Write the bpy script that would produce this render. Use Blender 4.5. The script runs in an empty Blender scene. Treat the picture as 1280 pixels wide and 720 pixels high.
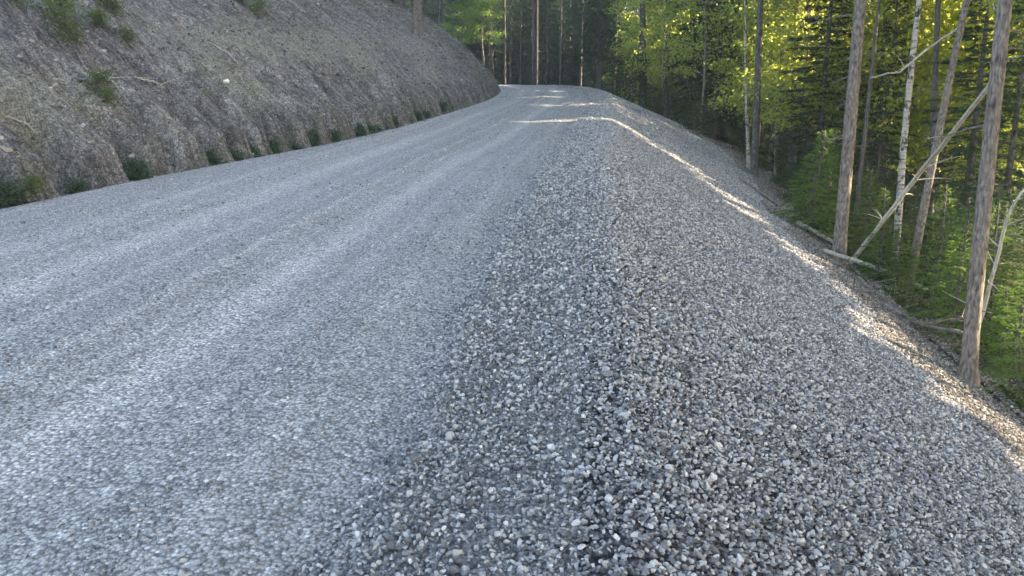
import bpy, math, random
import numpy as np
from mathutils import Vector
rng = np.random.default_rng(7); random.seed(7)
R = math.radians
sc = bpy.context.scene
COL = sc.collection
# ------------------------------------------------------------------ camera numbers
F = 925.; P = R(12); CH = 1.6
SUN_AZ, SUN_EL = 88., 26.           # azimuth clockwise from +Y
SD = np.array([math.sin(R(SUN_AZ))*math.cos(R(SUN_EL)), math.cos(R(SUN_AZ))*math.cos(R(SUN_EL)), math.sin(R(SUN_EL))])
def ray(px, py):
    a = (px-640)/F; b = (360-py)/F
    return np.array((a, math.cos(P)+b*math.sin(P), -math.sin(P)+b*math.cos(P)))
def project(p):
    p = np.atleast_2d(p); x = p[:, 0]; y = p[:, 1]; z = p[:, 2]-CH
    dep = y*math.cos(P)-z*math.sin(P); up = y*math.sin(P)+z*math.cos(P)
    dd = np.where(dep > .1, dep, .1)
    return 640+F*x/dd, 360-F*up/dd, dep
# ------------------------------------------------------------------ noise
def hsh(i, j, k=0):
    n = (i.astype(np.int64)*374761393 + j.astype(np.int64)*668265263 + k*974634777) & 0xffffffff
    n = ((n ^ (n >> 13))*1274126177) & 0xffffffff
    n = n ^ (n >> 16)
    return (n & 0xffff)/65535.
def vnoise(x, y, k=0):
    i = np.floor(x); j = np.floor(y); u = x-i; v = y-j
    u = u*u*(3-2*u); v = v*v*(3-2*v)
    a = hsh(i, j, k); b = hsh(i+1, j, k); c = hsh(i, j+1, k); d = hsh(i+1, j+1, k)
    return (a*(1-u)+b*u)*(1-v)+(c*(1-u)+d*u)*v
def fbm(x, y, o=4, k=0):
    r = 0; a = .5
    for q in range(o):
        r = r+a*vnoise(x*2**q+q*13.7, y*2**q-q*7.1, k+q); a *= .5
    return r-.5
# ------------------------------------------------------------------ road line (crest of the embankment)
CP = np.array([(-3.2, -45), (-1.6, -20), (-.3, -6), (.5, 2.2), (1.1, 8.3), (1.75, 13.5), (2.75, 20.8), (3.2, 24.4), (3.95, 29.8), (4.9, 37.5), (5.05, 44), (4.0, 50), (1.3, 55.5), (-3.5, 60), (-11, 64), (-30, 69), (-60, 74), (-110, 80)], float)
def spline(Q, step=.25):
    out = []; n = len(Q)
    for i in range(n-1):
        p0 = Q[max(i-1, 0)]; p1 = Q[i]; p2 = Q[i+1]; p3 = Q[min(i+2, n-1)]
        k = max(2, int(np.linalg.norm(p2-p1)/step))
        for j in range(k):
            t = j/k
            out.append(.5*((2*p1)+(-p0+p2)*t+(2*p0-5*p1+4*p2-p3)*t*t+(-p0+3*p1-3*p2+p3)*t**3))
    out.append(Q[-1]); return np.array(out)
CL = spline(CP)
T = np.gradient(CL, axis=0); T /= np.linalg.norm(T, axis=1)[:, None]
S = np.concatenate([[0], np.cumsum(np.linalg.norm(np.diff(CL, axis=0), axis=1))])
S -= S[np.argmin(abs(CL[:, 1]))]
ZS = np.array([-60, 0, 10, 20, 30, 40, 46, 52, 58, 70, 100, 200.]); ZV = np.array([-4.8, 0, .8, 1.61, 2.48, 3.44, 4.05, 4.55, 4.8, 5.0, 5.5, 9])
def zr(s):
    return (np.interp(s-1.5, ZS, ZV)+np.interp(s, ZS, ZV)+np.interp(s+1.5, ZS, ZV))/3
def sd(x, y):
    x = np.atleast_1d(x).ravel().astype(float); y = np.atleast_1d(y).ravel().astype(float)
    s = np.empty(len(x)); d = np.empty(len(x))
    for a in range(0, len(x), 20000):
        X = x[a:a+20000, None]-CL[None, :, 0]; Y = y[a:a+20000, None]-CL[None, :, 1]
        q = X*X+Y*Y; i = q.argmin(1); r = np.arange(len(i))
        dx = X[r, i]; dy = Y[r, i]; tx = T[i, 0]; ty = T[i, 1]; al = dx*tx+dy*ty; cr = dx*ty-dy*tx
        s[a:a+20000] = S[i]+np.clip(al, -.4, .4); d[a:a+20000] = np.sign(cr)*np.sqrt(np.maximum(q[r, i]-al*al*(abs(al) < .4), 0))
    return s, d
def wid(s): return np.interp(s, [-60, 0, 8, 11, 16.3, 22, 32, 40, 48, 60], [7.6, 7.5, 7.25, 7.0, 6.15, 5.82, 5.75, 5.7, 5.6, 5.4])
def kk(s): return np.interp(s, [0, 18, 30, 40, 60], [1.95, 1.98, 2.1, 2.35, 2.5])
def toe(s): return np.interp(s, [-20, 10, 19, 30, 40, 60], [4.9, 4.85, 5.1, 6.1, 5.6, 5.2])
def ss(x): x = np.clip(x, 0, 1); return x*x*(3-2*x)
def slope_drop(s, d):               # rounded crest then straight fill
    r = .34
    e = np.maximum(d+r/2, 0)
    return np.where(e < r, e*e/(2*r), e-r/2)/kk(s)
def road_h(s, d):
    w = wid(s); t = -d
    z = zr(s)+.0+.015*ss((t-.5)/1.5)
    for c, a, q in ((2.5, -.022, .42), (4.3, -.02, .45), (3.35, .018, .12), (1.6, .012, .35), (5.4, .012, .35)):
        z = z+a*np.exp(-((t-c+.12*(fbm(s*.12, s*0, 2, 9)))/q)**2)
    return z-slope_drop(s, d)
def H(x, y, under=True):
    """height of the ground sheet; under=True puts it below road and fill strips"""
    shp = np.shape(x); x = np.ravel(np.asarray(x, float)); y = np.ravel(np.asarray(y, float))
    s, d = sd(x, y); w = wid(s); z = road_h(s, np.clip(d, -w, None))
    tt = toe(s); base = zr(s)-slope_drop(s, tt)
    q = np.maximum(d-tt, 0)
    fl = base-.24*np.minimum(q, 12)-.10*np.clip(q-12, 0, 60)+.5*fbm(x*.35, y*.35, 3, 2)*ss(q/2)+1.6*fbm(x*.07, y*.07, 2, 4)*ss(q/8)
    z = np.where(d > tt, fl, z)
    if under: z = np.where((d < tt) & (d > -w), z-.10*ss((tt-d)/.3)*ss((d+w)/.3), z)
    b = np.maximum(-d-w, 0)
    z = np.where(b > 0, bank(s, b), z)
    return z.reshape(shp)
def tooth(s):
    ph = s/.80+.35*np.sin(s*.9)+1.2*fbm(s*.5, s*0, 2, 31); return abs((ph % 1)-.5)*2
def bank(s, b):
    # bucket-tooth scallops along the foot of the cut
    tri = tooth(s)
    sc_ = np.where(s < 21, 1, np.clip(1-(s-21)/5, .15, 1))
    b0 = b-(.02+.95*ss((tri-.42)/.35)*sc_*(.65+.7*vnoise(s*.6, s*0, 33)))*ss((1.9-b)/1.2)-.08
    b0 = np.maximum(b0, 0)
    foot = .62*ss(b0/.26)*sc_+(1-sc_)*np.minimum(b0, .4)*1.1
    c = np.maximum(b0-.28*sc_, 0)
    h = foot+np.interp(c, [0, 2.2, 4.2, 6.5, 9, 40], [0, 2.1, 3.55, 4.75, 5.6, 13.])
    fade = ss(b0/.5)
    h = h+fade*(.22*fbm(s*.55+b*.2, b*.5, 4, 12)+.16*fbm(s*2.6+b*.6, b*.55, 3, 14)+.09*fbm(s*7+b*1.2, b*2.0, 3, 18))
    return zr(s)-.02+h
# ------------------------------------------------------------------ object helpers
def tag(o, label=None, cat=None, group=None, kind=None):
    if label: o['label'] = label
    if cat: o['category'] = cat
    if group: o['group'] = group
    if kind: o['kind'] = kind
    return o
def empty(name, loc, rz=0):
    o = bpy.data.objects.new(name, None); o.empty_display_size = .3; COL.objects.link(o)
    o.location = loc; o.rotation_euler = (0, 0, rz); return o
def mesh(name, V, Fc, mat, smooth=False, parent=None, uv=None, rnd=None):
    """Fc: (n,4) or (n,3) int array"""
    V = np.asarray(V, np.float32); Fc = np.asarray(Fc, np.int32)
    me = bpy.data.meshes.new(name); n = len(Fc); k = Fc.shape[1]
    me.vertices.add(len(V)); me.vertices.foreach_set('co', V.ravel())
    me.loops.add(n*k); me.loops.foreach_set('vertex_index', Fc.ravel())
    me.polygons.add(n); me.polygons.foreach_set('loop_start', np.arange(0, n*k, k, dtype=np.int32))
    if smooth: me.polygons.foreach_set('use_smooth', np.ones(n, bool))
    me.update(calc_edges=True)
    if uv is not None:
        l = me.uv_layers.new(name='sd'); l.data.foreach_set('uv', np.asarray(uv, np.float32)[Fc.ravel()].ravel())
    if rnd is not None:
        a = me.attributes.new('rnd', 'FLOAT', 'FACE'); a.data.foreach_set('value', np.asarray(rnd, np.float32))
    me.materials.append(mat)
    o = bpy.data.objects.new(name, me); COL.objects.link(o)
    if parent: o.parent = parent
    return o
def grid_faces(nu, nv):
    i, j = np.meshgrid(np.arange(nu-1), np.arange(nv-1), indexing='ij'); a = (i*nv+j).ravel()
    return np.stack([a, a+nv, a+nv+1, a+1], 1)
def tube(pts, rad, seg=10, rough=0., seed=0):
    """tapered tube; returns V,F (quads), capped by collapsing"""
    pts = np.asarray(pts, float); rad = np.asarray(rad, float); n = len(pts)
    t = np.gradient(pts, axis=0); t /= np.linalg.norm(t, axis=1)[:, None]+1e-9
    up = np.array([0.31, .17, 1.]) if abs(t[0, 2]) < .9 else np.array([1., .1, 0])
    a = np.cross(t, up); a /= np.linalg.norm(a, axis=1)[:, None]+1e-9; b = np.cross(t, a)
    th = np.linspace(0, 2*math.pi, seg, endpoint=False); r_ = np.random.default_rng(seed+3)
    rr = rad[:, None]*(1+rough*(r_.random((n, seg))-.5)*2)
    V = pts[:, None]+rr[..., None]*(a[:, None]*np.cos(th)[None, :, None]+b[:, None]*np.sin(th)[None, :, None])
    V = V.reshape(-1, 3); Fs = []
    for i in range(n-1):
        for j in range(seg):
            k = (j+1) % seg; Fs.append((i*seg+j, i*seg+k, (i+1)*seg+k, (i+1)*seg+j))
    # end caps
    for e, base in ((0, 0), (n-1, (n-1)*seg)):
        c = len(V); V = np.vstack([V, pts[e]])
        for j in range(0, seg, 2): Fs.append((base+j, base+(j+1) % seg, base+(j+2) % seg, c))
    return V, np.array(Fs)
def join(parts):
    Vs, Fs, o = [], [], 0
    for V, Fc in parts: Vs.append(V); Fs.append(Fc+o); o += len(V)
    return np.vstack(Vs), np.vstack(Fs)
def leaves(C, D, L, W, bend=.0, up=.4):
    """diamond leaves at C pointing along D"""
    n = len(C); D = D/(np.linalg.norm(D, axis=1)[:, None]+1e-9)
    q = rng.normal(size=(n, 3)); q[:, 2] += up*2.5*np.sign(rng.random(n)+.3)
    s = np.cross(D, q); s /= np.linalg.norm(s, axis=1)[:, None]+1e-9
    nn = np.cross(s, D)
    L = np.broadcast_to(L, n)[:, None]; W = np.broadcast_to(W, n)[:, None]
    V = np.stack([C, C+D*L*.45+s*W*.5+nn*L*.08, C+D*L, C+D*L*.45-s*W*.5+nn*L*.08], 1).reshape(-1, 3)
    return V, np.arange(4*n).reshape(n, 4)
def rdir(n, up=0.):
    d = rng.normal(size=(n, 3)); d[:, 2] += up; return d/np.linalg.norm(d, axis=1)[:, None]
# ------------------------------------------------------------------ materials
class NT:
    def __init__(s, name):
        s.m = bpy.data.materials.new(name); s.m.use_nodes = True; s.t = s.m.node_tree; s.n = s.t.nodes; s.l = s.t.links
        s.b = s.n['Principled BSDF']; s.out = s.n['Material Output']; s.b.inputs['Roughness'].default_value = .9
        s.b.inputs['Specular IOR Level'].default_value = .25
        s.tc = s.n.new('ShaderNodeTexCoord')
    def put(s, k, v, inp):
        if v is None: return
        if isinstance(v, bpy.types.NodeSocket): s.l.new(v, inp)
        elif isinstance(v, (tuple, list)) and len(v) == 3 and inp.type == 'RGBA': inp.default_value = (*v, 1)
        else: inp.default_value = v
    def node(s, typ, ins=None, **kw):
        n = s.n.new(typ)
        for k, v in kw.items(): setattr(n, k, v)
        for k, v in (ins or {}).items(): s.put(k, v, n.inputs[k])
        return n
    def uv(s): return s.node('ShaderNodeUVMap', uv_map='sd').outputs[0]
    def obj(s): return s.tc.outputs['Object']
    def mapv(s, v, scale=(1, 1, 1), rot=(0, 0, 0), loc=(0, 0, 0)):
        return s.node('ShaderNodeMapping', {'Vector': v, 'Scale': scale, 'Rotation': rot, 'Location': loc}).outputs[0]
    def noise(s, v, scale, detail=3, rough=.55):
        return s.node('ShaderNodeTexNoise', {'Vector': v, 'Scale': float(scale), 'Detail': float(detail), 'Roughness': rough}).outputs['Fac']
    def vor(s, v, scale, feat='F1', rand=1.):
        return s.node('ShaderNodeTexVoronoi', {'Vector': v, 'Scale': float(scale), 'Randomness': rand}, feature=feat)
    def ramp(s, f, stops, interp='LINEAR'):
        r = s.n.new('ShaderNodeValToRGB'); r.color_ramp.interpolation = interp; e = r.color_ramp.elements
        while len(e) < len(stops): e.new(.5)
        for k, (p, c) in enumerate(stops):
            e[k].position = p; e[k].color = (*c, 1) if isinstance(c, tuple) else (c, c, c, 1)
        s.l.new(f, r.inputs[0]); return r.outputs[0]
    def mix(s, f, a, b, mode='MIX'):
        n = s.n.new('ShaderNodeMix'); n.data_type = 'RGBA'; n.blend_type = mode
        s.put(0, f, n.inputs[0]); s.put(0, a, n.inputs[6]); s.put(0, b, n.inputs[7]); return n.outputs[2]
    def math(s, op, a, b=0., c=0., clamp=False):
        n = s.n.new('ShaderNodeMath'); n.operation = op; n.use_clamp = clamp
        s.put(0, a, n.inputs[0]); s.put(0, b, n.inputs[1]); s.put(0, c, n.inputs[2]); return n.outputs[0]
    def rng(s, v, a, b, c=0., d=1.):
        n = s.n.new('ShaderNodeMapRange'); n.interpolation_type = 'SMOOTHSTEP'
        for i, x in enumerate((v, a, b, c, d)): s.put(0, x, n.inputs[i])
        return n.outputs[0]
    def bump(s, h, dist, strength=1., normal=None):
        n = s.node('ShaderNodeBump', {'Height': h, 'Distance': dist, 'Strength': strength})
        if normal: s.l.new(normal, n.inputs['Normal'])
        return n.outputs[0]
    def fin(s, col=None, nor=None, rough=None):
        s.put(0, col, s.b.inputs['Base Color']); s.put(0, rough, s.b.inputs['Roughness'])
        if nor: s.l.new(nor, s.b.inputs['Normal'])
        return s.m
    def add(s, *a):
        r = a[0]
        for x in a[1:]: r = s.math('ADD', r, x)
        return r

def m_road():
    t = NT('packed gravel'); uv = t.uv(); o = t.obj()
    sep = t.node('ShaderNodeSeparateXYZ', {0: uv}); s_, d_ = sep.outputs[0], sep.outputs[1]
    wob = t.math('MULTIPLY_ADD', t.noise(t.mapv(uv, (.10, .25, 1)), 1, 2), .7, -.35)
    d = t.math('MULTIPLY', t.math('ADD', d_, wob), -1.)
    def band(c, w, p):
        x = t.math('DIVIDE', t.math('SUBTRACT', d, c), w)
        return t.math('MULTIPLY', t.math('POWER', 2.718, t.math('MULTIPLY', t.math('MULTIPLY', x, x), -1.)), p)
    bands = t.add(band(2.62, .20, .5), band(2.05, .09, .22), band(4.6, .26, .45), band(3.95, .12, .3), band(3.36, .07, .4), band(1.55, .10, .18), band(5.6, .22, .35), band(5.1, .07, .2), band(3.0, .06, .22))
    streak = t.noise(t.mapv(uv, (.16, 8, 1)), 1, 4, .6)
    f = t.add(bands, t.math('MULTIPLY_ADD', streak, 1.1, -.62), t.math('MULTIPLY_ADD', t.noise(o, .9, 4), .25, -.12))
    base = t.mix(t.math('MULTIPLY_ADD', f, 1., .12, True), (.40, .402, .405), (.62, .62, .615))
    v1 = t.vor(o, 62); v2 = t.vor(o, 24); v3 = t.vor(o, 160)
    sv = t.node('ShaderNodeSeparateXYZ', {0: v1.outputs['Color']}).outputs[0]
    sv2 = t.node('ShaderNodeSeparateXYZ', {0: v2.outputs['Color']}).outputs[1]
    col = t.mix(1., base, t.ramp(sv, [(0, .5), (.3, .85), (.7, 1.05), (.93, 1.25), (1, 1.7)]), 'MULTIPLY')
    col = t.mix(1., col, t.ramp(sv2, [(0, .86), (.7, 1.), (1, 1.16)]), 'MULTIPLY')
    col = t.mix(t.math('MULTIPLY', t.rng(v1.outputs['Distance'], .42, .7), .6), col, (.06, .06, .07))
    smooth = t.math('SUBTRACT', 1.05, t.math('MULTIPLY', bands, .75), clamp=True)
    hgt = t.add(t.math('MULTIPLY', v1.outputs['Distance'], -.55), t.math('MULTIPLY', v2.outputs['Distance'], -1.0), t.math('MULTIPLY', t.noise(o, 9, 5, .7), .9), t.math('MULTIPLY', v3.outputs['Distance'], -.2))
    n = t.node('ShaderNodeBump', {'Height': hgt, 'Distance': .016, 'Strength': smooth})
    n = t.bump(t.noise(t.mapv(uv, (1.0, .45, 1), (0, 0, .35)), 7.5, 3), .035, .6, n.outputs[0])
    return t.fin(col, n, .95)
def m_fill():
    t = NT('coarse gravel bed'); o = t.obj()
    v1 = t.vor(o, 26); v2 = t.vor(o, 60)
    sv = t.node('ShaderNodeSeparateXYZ', {0: v1.outputs['Color']}).outputs[0]
    col = t.ramp(sv, [(0, (.10, .105, .12)), (.5, (.19, .195, .215)), (1, (.32, .32, .33))])
    col = t.mix(t.rng(v1.outputs['Distance'], .3, .7, 0, .8), col, (.04, .04, .045))
    h = t.add(t.math('MULTIPLY', v1.outputs['Distance'], -1.), t.math('MULTIPLY', v2.outputs['Distance'], -.4))
    return t.fin(col, t.bump(h, .05, 1.), .9)
def m_stone(name, lo, hi, rare):
    t = NT(name); oi = t.node('ShaderNodeObjectInfo').outputs['Random']
    a = t.ramp(oi, [(0, tuple(x*.7 for x in lo)), (.25, lo), (.6, tuple((x+y)/2 for x, y in zip(lo, hi))), (.86, hi), (.93, rare), (1, tuple(min(.8, x*1.45) for x in hi))])
    n = t.noise(t.obj(), 30, 4, .65)
    col = t.mix(1., a, t.ramp(n, [(.25, .7), (.75, 1.25)]), 'MULTIPLY')
    return t.fin(col, t.bump(n, .01, .5), .82)
def m_bank():
    t = NT('cut bank soil'); uv = t.uv(); o = t.obj()
    sep = t.node('ShaderNodeSeparateXYZ', {0: uv}); b_ = sep.outputs[1]
    wv = t.node('ShaderNodeVectorMath', {0: uv, 1: t.node('ShaderNodeVectorMath', {0: t.node('ShaderNodeTexNoise', {'Vector': uv, 'Scale': .8, 'Detail': 3.}).outputs['Color'], 3: .9}, operation='SCALE').outputs[0]}).outputs[0]
    st = t.noise(t.mapv(wv, (5.5, 1.2, 1), (0, 0, .18)), 1, 6, .68)
    st2 = t.noise(t.mapv(wv, (16, 3.2, 1), (0, 0, .12)), 1, 5, .7)
    g = t.vor(o, 18); g2 = t.noise(o, 24, 6, .75)
    gs = t.node('ShaderNodeSeparateXYZ', {0: g.outputs['Color']}).outputs[0]
    f = t.add(t.math('MULTIPLY', st, .42), t.math('MULTIPLY', st2, .34), t.math('MULTIPLY', g2, .28))
    col = t.ramp(f, [(.39, (.055, .050, .054)), (.46, (.13, .126, .133)), (.53, (.228, .223, .232)), (.62, (.40, .395, .39)), (.72, (.62, .60, .57))])
    # tan dry grass band low on the cut, greener top
    band = t.math('MULTIPLY', t.rng(t.noise(t.mapv(uv, (.22, .5, 1), loc=(3.1, 0, 0)), 1.3, 4, .6), .44, .60), t.math('MULTIPLY', t.rng(b_, .5, 1.2), t.rng(b_, 3.2, 1.9)))
    col = t.mix(t.math('MULTIPLY', band, .7), col, t.mix(g2, (.16, .16, .125), (.50, .495, .42)))
    gr = t.math('MULTIPLY', t.rng(t.noise(uv, .55, 4, .6), .50, .64), t.rng(b_, 2.4, 5.0))
    col = t.mix(t.math('MULTIPLY', gr, .6), col, t.mix(g2, (.035, .055, .02), (.12, .16, .065)))
    foot = t.math('MULTIPLY', t.rng(b_, 1.0, .2), t.rng(t.noise(o, 2.4, 4, .6), .38, .62))
    col = t.mix(t.math('MULTIPLY', foot, .4), col, t.mix(g2, (.035, .042, .018), (.16, .17, .09)))
    col = t.mix(1., col, t.ramp(gs, [(0, .72), (1, 1.25)]), 'MULTIPLY')
    col = t.mix(1., col, t.ramp(t.noise(o, 38, 3, .8), [(.36, .42), (.5, 1.), (.64, 1.75)]), 'MULTIPLY')
    h = t.add(t.math('MULTIPLY', st, 1.1), t.math('MULTIPLY', st2, .5), t.math('MULTIPLY', g2, .55), t.math('MULTIPLY', g.outputs['Distance'], -.35))
    return t.fin(col, t.bump(h, .13, 1.), .96)
def m_forest_floor():
    t = NT('forest litter'); o = t.obj()
    n = t.noise(o, 2.2, 6, .7); n2 = t.noise(o, .5, 3)
    col = t.ramp(n, [(.3, (.012, .012, .008)), (.5, (.035, .03, .018)), (.7, (.09, .07, .045))])
    col = t.mix(t.rng(n2, .4, .6), col, t.mix(n, (.015, .025, .008), (.06, .085, .025)))
    return t.fin(col, t.bump(t.noise(o, 9, 6, .7), .12, 1.), .97)
def m_bark(name, dark, mid, light, sx=9., sz=1.4, lich=0.):
    t = NT(name); o = t.obj()
    w = t.node('ShaderNodeVectorMath', {0: o, 1: t.node('ShaderNodeVectorMath', {0: t.node('ShaderNodeTexNoise', {'Vector': o, 'Scale': 3., 'Detail': 2.}).outputs['Color'], 3: .12}, operation='SCALE').outputs[0]}).outputs[0]
    v = t.vor(t.mapv(w, (sx*1.8, sx*1.8, sz*2)), 1.2); n = t.noise(t.mapv(w, (sx*3, sx*3, sz*2.5)), 1, 5, .7)
    f = t.add(t.math('MULTIPLY', v.outputs['Distance'], -.35), t.math('MULTIPLY', n, 1.2))
    col = t.ramp(f, [(.15, dark), (.42, mid), (.75, light)])
    col = t.mix(t.rng(t.noise(o, 1.3, 3), .5, .7, 0, .35+lich), col, tuple(x*1.35 for x in mid))
    return t.fin(col, t.bump(f, .02, 1.), .93)
def m_birch():
    t = NT('birch bark'); o = t.obj()
    n = t.noise(t.mapv(o, (3, 3, 14)), 1, 5, .65); n2 = t.noise(t.mapv(o, (5, 5, 3)), 1, 4, .7)
    col = t.ramp(n, [(.3, (.03, .028, .025)), (.40, (.12, .11, .10)), (.46, (.40, .38, .35)), (.7, (.62, .60, .56))])
    col = t.mix(t.rng(n2, .52, .6), col, (.05, .045, .04))
    return t.fin(col, t.bump(n, .01, .6), .8)
def m_leaf(name, lo, hi, tr, trf=.45, dry=None):
    t = NT(name)
    a = t.node('ShaderNodeAttribute', attribute_name='rnd').outputs['Fac']
    oi = t.node('ShaderNodeObjectInfo').outputs['Random']
    f = t.math('MULTIPLY_ADD', t.noise(t.obj(), 1.1, 2), .5, t.math('MULTIPLY_ADD', a, .55, t.math('MULTIPLY_ADD', oi, .3, -.2)), clamp=True)
    col = t.mix(f, lo, hi)
    if dry: col = t.mix(t.math('GREATER_THAN', a, .93), col, dry)
    t.put(0, col, t.b.inputs['Base Color']); t.b.inputs['Roughness'].default_value = .6
    tl = t.node('ShaderNodeBsdfTranslucent', {'Color': t.mix(f, tuple(x*.75 for x in tr), tr)})
    mx = t.node('ShaderNodeMixShader', {0: trf, 1: t.b.outputs[0], 2: tl.outputs[0]})
    t.l.new(mx.outputs[0], t.out.inputs[0]); return t.m
def m_plated():
    m = m_bark('plated pine bark', (.05, .042, .038), (.21, .18, .16), (.40, .36, .32), 7, 3.6, .15); return m
M = dict(
    road=m_road(), fill=m_fill(), bank=m_bank(), floor=m_forest_floor(),
    stone=m_stone('crushed stone', (.19, .196, .213), (.60, .61, .625), (.38, .375, .365)),
    toe=m_stone('brownish toe stone', (.12, .115, .11), (.40, .385, .365), (.30, .27, .23)),
    pine=m_plated(),
    spruce=m_bark('spruce bark', (.03, .03, .03), (.12, .11, .105), (.26, .25, .24), 7, 3, .1),
    grey=m_bark('grey bark', (.06, .055, .05), (.21, .195, .175), (.38, .36, .33), 6, 2, .2),
    pole=m_bark('barkless pole', (.34, .31, .26), (.62, .58, .50), (.78, .74, .67), 10, .7),
    dead=m_bark('bare dead wood', (.22, .20, .17), (.50, .46, .40), (.68, .64, .57), 10, .7),
    birch=m_birch(),
    needle=m_leaf('spruce needles', (.026, .058, .038), (.075, .15, .08), (.09, .17, .06), .3),
    fresh=m_leaf('young spruce needles', (.05, .11, .03), (.16, .30, .07), (.20, .36, .06), .4),
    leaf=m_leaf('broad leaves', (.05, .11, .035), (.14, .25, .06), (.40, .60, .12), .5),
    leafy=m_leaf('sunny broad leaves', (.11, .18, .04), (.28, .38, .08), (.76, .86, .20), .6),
    fern=m_leaf('fern leaves', (.02, .042, .015), (.06, .105, .035), (.10, .17, .04), .35),
    weed=m_leaf('weed leaves', (.05, .085, .03), (.14, .20, .065), (.2, .28, .06), .4),
    litter=m_leaf('twig litter', (.05, .042, .035), (.22, .19, .155), (.1, .08, .05), .05),
    dry=m_leaf('dry grass', (.10, .095, .075), (.36, .33, .255), (.25, .22, .14), .25),
)
# ------------------------------------------------------------------ the setting
def axis(segs):
    out = []
    for a, b, n in segs: out.extend(np.linspace(a, b, n, endpoint=False))
    out.append(segs[-1][1]); return np.array(out)
def heightgrid(xs, ys):
    X, Y = np.meshgrid(xs, ys, indexing='ij'); Z = H(X, Y); s, d = sd(X, Y)
    return np.stack([X.ravel(), Y.ravel(), Z.ravel()], 1), s, d
# ground sheet to the horizon
xs = axis([(-420, -60, 14), (-60, -16, 22), (-16, 30, 184), (30, 70, 60), (70, 420, 16)])
ys = axis([(-420, -60, 12), (-60, -6, 27), (-6, 40, 150), (40, 90, 90), (90, 420, 20)])
V, s_, d_ = heightgrid(xs, ys); Fc = grid_faces(len(xs), len(ys))
b_ = -d_-wid(s_); low = (b_ > -.25) & (b_ < 12.6) & (V[:, 0] > -23.6) & (V[:, 1] > -3.3) & (V[:, 1] < 65); V[low, 2] -= np.where(b_[low] < 1.6, .75, .45)
mesh('ground', V, Fc, M['floor'], True); tag(bpy.data.objects['ground'], kind='structure')
# cut bank
xs = axis([(-24, -13, 80), (-13, -.2, 290)]); ys = axis([(-3.5, 6, 60), (6, 26, 360), (26, 50, 240), (50, 66, 60)])
V, s_, d_ = heightgrid(xs, ys); Fc = grid_faces(len(xs), len(ys))
b_ = -d_-wid(s_); keep = (b_[Fc] > -.22).all(1) & (b_[Fc] < 13).all(1)
Fc = Fc[keep]; V[(b_ < 0), 2] -= .05
bk = mesh('bank', V, Fc, M['bank'], True, uv=np.stack([s_, b_], 1)); tag(bk, kind='structure')
BANKV = V; BANKF = Fc
# road and embankment strips
def strip(name, dfun, nd, ss_, mat, hf):
    sv = ss_; U = np.linspace(0, 1, nd)
    px = np.interp(sv, S, CL[:, 0]); py = np.interp(sv, S, CL[:, 1]); tx = np.interp(sv, S, T[:, 0]); ty = np.interp(sv, S, T[:, 1])
    n = np.hypot(tx, ty); tx /= n; ty /= n
    d0, d1 = dfun(sv); D = d0[:, None]+(d1-d0)[:, None]*U[None]
    X = px[:, None]+ty[:, None]*D; Y = py[:, None]-tx[:, None]*D; SS = np.repeat(sv[:, None], nd, 1)
    Z = hf(SS, D)
    V = np.stack([X.ravel(), Y.ravel(), Z.ravel()], 1)
    o = mesh(name, V, grid_faces(len(sv), nd)[:, ::-1], mat, True, uv=np.stack([SS.ravel(), D.ravel()], 1))
    return o, V, D.ravel(), SS.ravel()
sv = axis([(-40, 0, 40), (0, 14, 230), (14, 40, 210), (40, 130, 300)])
road, RV, RD, RS = strip('road', lambda s: (-wid(s)-.08, s*0-.28), 110, sv, M['road'], lambda s, d: road_h(s, d)+.012*fbm(s*3, d*3, 3, 40)+.010*fbm(s*11, d*6, 2, 44))
tag(road, kind='structure')
emb, EV, ED, ES = strip('embankment', lambda s: (s*0-.32, toe(s)+.55), 80, sv, M['fill'], lambda s, d: np.where(d > toe(s), zr(s)-slope_drop(s, toe(s))-.24*(d-toe(s)), road_h(s, d))-.006+.10*fbm(s*1.1, d*1.1, 3, 50)*ss((d-.3)/1)+.045*fbm(s*5, d*5, 2, 52)*ss((d+.3)/.6))
tag(emb, kind='structure')
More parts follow.
